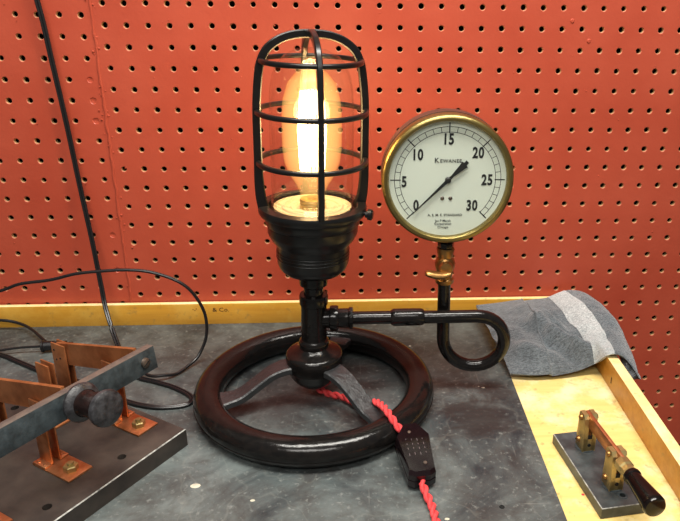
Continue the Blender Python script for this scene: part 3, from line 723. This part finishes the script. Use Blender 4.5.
# local x: along the block toward the handle, local y: to the right (+x world)
bm = new(); plate(bm, [(0, 0), (.1137, 0), (.1137, .0432), (0, .0432)], [(.1005, .0268, .0027), (.013, .0216, .0027)], 0, .0120)
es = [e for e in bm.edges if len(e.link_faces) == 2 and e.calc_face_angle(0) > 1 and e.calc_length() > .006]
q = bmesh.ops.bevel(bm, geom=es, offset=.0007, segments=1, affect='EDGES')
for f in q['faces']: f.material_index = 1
obj('slate_block', bm, ['slate_dark', 'edge_highlight'], sk, 20)
bm = new(); lathe(bm, [(.0028, .0121), (.0050, .0121), (.0046, .0126), (.0028, .0124)], 20, TR(.1005, .0268, 0)); obj('hole_ring', bm, 'fibre', sk)
YB = .0235
for x0 in (.0262, .0855):
    bm = new()
    # channel: base block and two side leaves around the blade
    for sgn in (-1, 1):
        prof = [(-.0080, .012), (.0080, .012), (.0080, .030), (.0062, .046), (.0062, .0490), (.0030, .0530), (-.0050, .0530), (-.0068, .0500), (-.0068, .040)]
        y_a, y_b = YB + sgn * .0021, YB + sgn * .0068
        A = [bm.verts.new((x0 + x, y_a, z)) for x, z in prof]; B = [bm.verts.new((x0 + x, y_b, z)) for x, z in prof]
        bm.faces.new(A); bm.faces.new(B[::-1])
        for i in range(len(prof)): bm.faces.new((A[i], A[(i + 1) % len(prof)], B[(i + 1) % len(prof)], B[i]))
    box(bm, x0 - .0080, x0 + .0080, YB - .0070, YB + .0070, .012, .0280, .0008)
    ps = obj('contact_post', bm, 'brass', sk, 30)
    bm = new(); lathe(bm, [(0, .0004), (.0018, .0004), (.0019, 0)], 14, TR(x0 + .0080, YB, .0195) @ RY(PI / 2)); obj('pin_hole', bm, 'dark_hole', ps)
    bm = new(); box(bm, x0 + .0079, x0 + .0084, YB - .0022, YB + .0022, .0270, .0315, 0); obj('slot', bm, 'dark_hole', ps)
    for bz in (.0215, .0475):
        bm = new(); lathe(bm, [(0, .0026), (.0020, .0024), (.0030, .0012), (.0031, 0)], 14, TR(x0 - .0015, YB - .0068, bz) @ RX(PI / 2)); obj('rivet', bm, 'bronze', ps)
    bm = new(); lathe(bm, [(0, .0028), (.0034, .0026), (.0040, 0)], 6, TR(x0 - .0005, YB + .0068, .0475) @ RX(-PI / 2)); obj('rivet', bm, 'brass', ps)
    bm = new(); lathe(bm, [(0, .0001), (.0098, .0001), (.0098, .0006), (0, .0006)], 24, TR(x0, YB, .012)); obj('washer', bm, 'fibre', ps)
bm = new(); box(bm, .0222, .0995, YB - .0018, YB + .0018, .0390, .0532, .0004); obj('blade', bm, 'copper', sk)
HM = TR(-.003, YB, .0462) @ RY(PI / 2)
bm = new()
lathe(bm, [(0, .0990), (.0072, .0990), (.0078, .1010), (.0078, .1075), (.0066, .1090), (.0066, .1140), (.0072, .1150), (.0072, .1180), (0, .1180)], 8, HM, phase=.3); obj('ferrule', bm, 'brass', sk, 25)
bm = new()
lathe(bm, [(0, .1165), (.0076, .1165), (.0082, .1180), (.0082, .1205), (.0071, .1215), (.0071, .1235), (.0075, .1260), (.0083, .1350), (.0094, .1460), (.0102, .1540), (.0103, .1565), (.0092, .1590), (.0055, .1602), (0, .1605)], 32, HM)
obj('handle', bm, 'handle', sk, 40)

# ------------------------------------------------------------ black cords
def cord(name, pts, r, label, n=8, flat=1.0, closed=False):
    b0 = Vector(min(pts, key=lambda p: p[2])); bm = new(); tube(bm, [p - b0 for p in spline(pts, n)], r, 10, flat=flat)
    o = obj(name, bm, 'rubber'); o.location = b0; return tag(o, label, 'cord')
def zipcord(name, pts, r, label):
    b0 = Vector(min(pts, key=lambda p: p[2])); P_ = [p - b0 for p in spline(pts, 8)]
    bm = new()
    for sg in (-1, 1):
        Q = []
        for i, p in enumerate(P_):
            d = (P_[min(len(P_) - 1, i + 1)] - P_[max(0, i - 1)]).normalized()
            ref = Vector((0, 1, 0)) if abs(d.z) > .6 else Vector((0, 0, 1))
            Q.append(p + d.cross(ref).normalized() * sg * r * .85)
        tube(bm, Q, r, 8)
    o = obj(name, bm, 'rubber'); o.location = b0; return tag(o, label, 'cord')
tall = [(-.612, -.006, .62), (-.5975, -.008, .53), (-0.5782, -.0095, 0.4257), (-0.5721, -.0095, 0.3521), (-0.567, -.0095, 0.2797), (-0.5624, -0.011, 0.203), (-0.555, -0.018, 0.1297), (-0.5485, -0.028, 0.0696), (-0.5412, -0.042, 0.0365), (-0.5188, -0.0801, 0.007), (-0.493, -0.1264, 0.0022), (-0.4734, -0.1519, 0.0022), (-0.4508, -0.1629, 0.0022), (-0.428, -0.1749, 0.0022), (-0.4072, -0.1908, 0.0022), (-0.3985, -0.2037, 0.0022), (-0.4031, -0.2136, 0.0022), (-0.4201, -0.2177, 0.0022), (-0.4426, -0.2157, 0.0022), (-0.475, -0.2020, 0.0022), (-0.53, -.165, .0022), (-0.585, -.138, .0022), (-0.6011, -0.1289, 0.0022), (-0.6325, -0.1083, 0.0022), (-0.6627, -0.0895, 0.0022), (-.73, -.06, .0022)]
zipcord('wall_cord', tall, .0018, 'flat twin black cord hanging down the pegboard and looping on the grey sheet')
loop = [(-.76, -.115, .055), (-.70, -.108, .081), (-0.6406, -0.1, 0.0952), (-0.6156, -0.1, 0.1041), (-0.5797, -0.1, 0.1088), (-0.5491, -0.1, 0.1163), (-0.5216, -0.1, 0.1192), (-0.4895, -0.1, 0.1207), (-0.4602, -0.1, 0.1176), (-0.4315, -0.1, 0.1066), (-0.4147, -0.1, 0.0929), (-0.4032, -0.1, 0.0722), (-0.3982, -0.102, 0.0531), (-0.3990, -0.108, 0.0310), (-0.4080, -0.118, 0.0110), (-0.4179, -0.130, 0.0045), (-0.4290, -0.147, 0.0030), (-0.4420, -0.1570, 0.0070), (-0.458, -0.1570, 0.0070), (-0.480, -.139, .0066), (-.52, -.113, .0030), (-0.5894, -0.0875, 0.0024), (-.618, -.062, .006), (-.645, -.036, .0100), (-0.6680, -0.0205, 0.0115), (-0.6919, -0.0190, 0.0158), (-.75, -.018, .018)]
cord('looped_cord', loop, .0020, 'thin black cord arching up in a wide loop above the grey sheet')
jack = empty('plug_lead', (-0.61, -0.083, 0), 'thin black lead ending in a short barrel plug behind the copper hinge', 'cord')
bm = new(); tube(bm, [Vector(p) - Vector((-.61, -.083, 0)) for p in spline([(-.74, -.10, .003), (-.70, -.0935, .003), (-0.6627, -0.0875, 0.0070), (-0.6394, -0.0840, 0.0085), (-0.6130, -0.0825, 0.0090)], 6)], .0016, 8); obj('lead', bm, 'rubber', jack)
JM = TR(-.0035, 0.0007, .0090) @ RZ(.12) @ RY(PI / 2)
bm = new(); lathe(bm, [(0, 0), (.0066, 0), (.0078, .001), (.0078, .0025), (.0062, .0035), (.0062, .0150), (.0050, .0165), (.0050, .0300), (.003, .031), (.003, .0380), (0, .0380)], 20, JM); obj('barrel_plug', bm, 'rubber', jack)

# ------------------------------------------------------------ knitted cap
CB = Vector((0.03, -0.12, WT))
cap = empty('knit_cap', CB, 'grey knitted cap with a pale stripe lying over the bench corner strips', 'hat')
front = [(-0.0240, -0.1720, .0045), (0.0080, -0.1770, .0045), (0.0450, -0.1730, .0060), (0.0790, -0.1690, .0150), (0.0900, -0.1810, .0350), (0.1040, -0.1835, .0370), (0.1140, -0.1900, .0300), (0.1215, -0.2060, .0190)]
mid1 = [(-0.0300, -0.1300, .0160), (0.0050, -0.1320, .0300), (0.0420, -0.1320, .0360), (0.0740, -0.1340, .0370), (0.0890, -0.1400, .0430), (0.1060, -0.1430, .0455), (0.1180, -0.1500, .0420), (0.1270, -0.1650, .0290)]
mid2 = [(-0.0370, -0.0800, .0200), (0.0020, -0.0800, .0370), (0.0380, -0.0800, .0420), (0.0640, -0.0780, .0430), (0.0820, -0.0800, .0480), (0.1000, -0.0820, .0510), (0.1180, -0.0880, .0480), (0.1300, -0.1010, .0370)]
back = [(-0.0440, -0.0300, .0290), (0.0050, -0.0250, .0316), (0.0360, -0.0200, .0338), (0.0575, -0.0180, .0352), (0.0740, -0.0150, .0405), (0.0900, -0.0140, .0450), (0.1090, -0.0180, .0430), (0.1260, -0.0400, .0375)]
rows = [front, mid1, mid2, back]
NS, NT_ = 96, 64
def cr(P4, t):
    n = len(P4) - 1; f = min(max(t, 0), 1) * n; i = min(int(f), n - 1); u = f - i
    p1, p2 = P4[i], P4[i + 1]; p0 = P4[i - 1] if i else p1 * 2 - p2; p3 = P4[i + 2] if i + 2 <= n else p2 * 2 - p1
    return 0.5 * ((2 * p1) + (p2 - p0) * u + (2 * p0 - 5 * p1 + 4 * p2 - p3) * u * u + (3 * p1 - p0 - 3 * p2 + p3) * u ** 3)
from mathutils import noise as mn
RIDGES = [(.036, -.126, .078, -.158, 0.0115, 0.0094), (.022, -.104, .054, -.120, 0.0084, 0.0094), (.036, -.084, .050, -.108, 0.0105, 0.0087), (.062, -.150, .080, -.168, 0.0095, 0.0087), (-.002, -.146, .030, -.160, 0.0074, 0.0116), (.014, -.060, .026, -.095, 0.0074, 0.0101), (.044, -.110, .068, -.138, -0.0126, 0.0080), (.034, -.142, .062, -.166, -0.0084, 0.0087), (.092, -.165, .100, -.15, -0.0042, 0.0058), (.100, -.06, .118, -.12, 0.0063, 0.0130), (.010, -.118, .024, -.135, -0.0063, 0.0116), (.036, -.070, .050, -.092, -0.0084, 0.0087)]
top = []
for i in range(NS + 1):
    s = i / NS; rowp = [cr([Vector(p) for p in R], s) for R in rows]; line = []
    for j in range(NT_ + 1):
        t_ = j / NT_; p = cr(rowp, t_)
        edge = min(1, 4 * min(t_, 1 - t_) + .05)
        q = Vector((p.x * 34 + 3, p.y * 22, 1.7))
        fold = (mn.noise(q) * .0050 + abs(mn.noise(Vector((p.x * 26 + p.y * 30, p.y * 12 - p.x * 8, 5.1)))) * .0100 - .0030 + mn.noise(p * 110) * .0012) * edge * min(1, 6 * (1 - s) + .2)
        # seam of the folded cuff
        cuff = .0030 if s < .21 else 0.0
        dimple = -.010 * math.exp(-(((p.x - .062) / .012) ** 2 + ((p.y + .105) / .02) ** 2))
        ridge = 0
        for (ax_, ay_, bx2, by2, hgt, wid) in RIDGES:
            A_ = Vector((ax_, ay_)); D_ = Vector((bx2, by2)) - A_; P2 = Vector((p.x, p.y)); f_ = min(1, max(0, (P2 - A_).dot(D_) / D_.length_squared))
            ridge += hgt * math.exp(-((P2 - A_ - D_ * f_).length / wid) ** 2)
        puff = .0085 * ((4 * t_ * (1 - t_)) ** .45 - 4 * t_ * (1 - t_)) * min(1, 5 * s + .3)
        line.append(p + Vector((0, 0, fold * .45 + cuff + dimple * edge + ridge * edge + puff)) - CB)
    top.append(line)
def cloth(name, i0, i1, mat, parent, lift=0.0, close=False):
    bm = new(); uvl = bm.loops.layers.uv.new('UVMap'); V = {}
    TH = .0042
    for i in range(i0, i1 + 1):
        for j in range(NT_ + 1):
            a = top[max(0, i - 1)][j]; b_ = top[min(NS, i + 1)][j]; c_ = top[i][max(0, j - 1)]; d_ = top[i][min(NT_, j + 1)]
            n = (b_ - a).cross(d_ - c_).normalized()
            V[i, j, 1] = bm.verts.new(top[i][j] + n * lift); V[i, j, 0] = bm.verts.new(top[i][j] - n * (TH + .011 * max(0, min(1, (i / NS - .88) / .08))))
    def face(ks):
        f = bm.faces.new([V[k] for k in ks])
        for l, k in zip(f.loops, ks): l[uvl].uv = (k[0] / NS, k[1] / NT_)
    for i in range(i0, i1):
        for j in range(NT_):
            face([(i, j, 1), (i + 1, j, 1), (i + 1, j + 1, 1), (i, j + 1, 1)]); face([(i, j, 0), (i, j + 1, 0), (i + 1, j + 1, 0), (i + 1, j, 0)])
    for i in range(i0, i1):
        face([(i, 0, 1), (i, 0, 0), (i + 1, 0, 0), (i + 1, 0, 1)]); face([(i, NT_, 1), (i + 1, NT_, 1), (i + 1, NT_, 0), (i, NT_, 0)])
    for j in range(NT_):
        face([(i0, j, 1), (i0, j + 1, 1), (i0, j + 1, 0), (i0, j, 0)]); face([(i1, j, 1), (i1, j, 0), (i1, j + 1, 0), (i1, j + 1, 1)])
    return obj(name, bm, mat, parent, 70)
I1, I2 = 42, 63
cloth('cap_body', 0, I1, 'wool', cap); cloth('stripe', I1, I2, 'wool_light', cap, .0006); cloth('cap_crown', I2, NS, 'wool', cap)
# bottom layer of the flattened cap, hidden under the top one
bm = new(); rows_b = []
for i in range(0, 36, 3):
    rows_b.append([bm.verts.new(top[i][j] + Vector((0.002, 0, -top[i][j].z + .0008 + (.010 if i < 2 else 0) * 0))) for j in range(7, NT_ - 5, 3)])
for A, B in zip(rows_b, rows_b[1:]):
    for k in range(len(A) - 1): bm.faces.new((A[k], B[k], B[k + 1], A[k + 1]))
r2 = bmesh.ops.solidify(bm, geom=bm.faces[:], thickness=-.003)
obj('cap_lining', bm, 'wool', cap)
bm = new(); pts = [top[20][j] + Vector((0, 0, .0004)) for j in range(1, NT_)]; tube(bm, pts, .0009, 6); obj('cuff_seam', bm, 'wool', cap)
bm = new(); lathe(bm, [(0, .0008), (.0018, .0006), (.0022, 0)], 10, Matrix.Translation(top[28][44] + Vector((0, 0, .0012))) @ RZ(.9) @ RY(.1), 1.4, .7); obj('lint', bm, 'paint_fleck', cap)
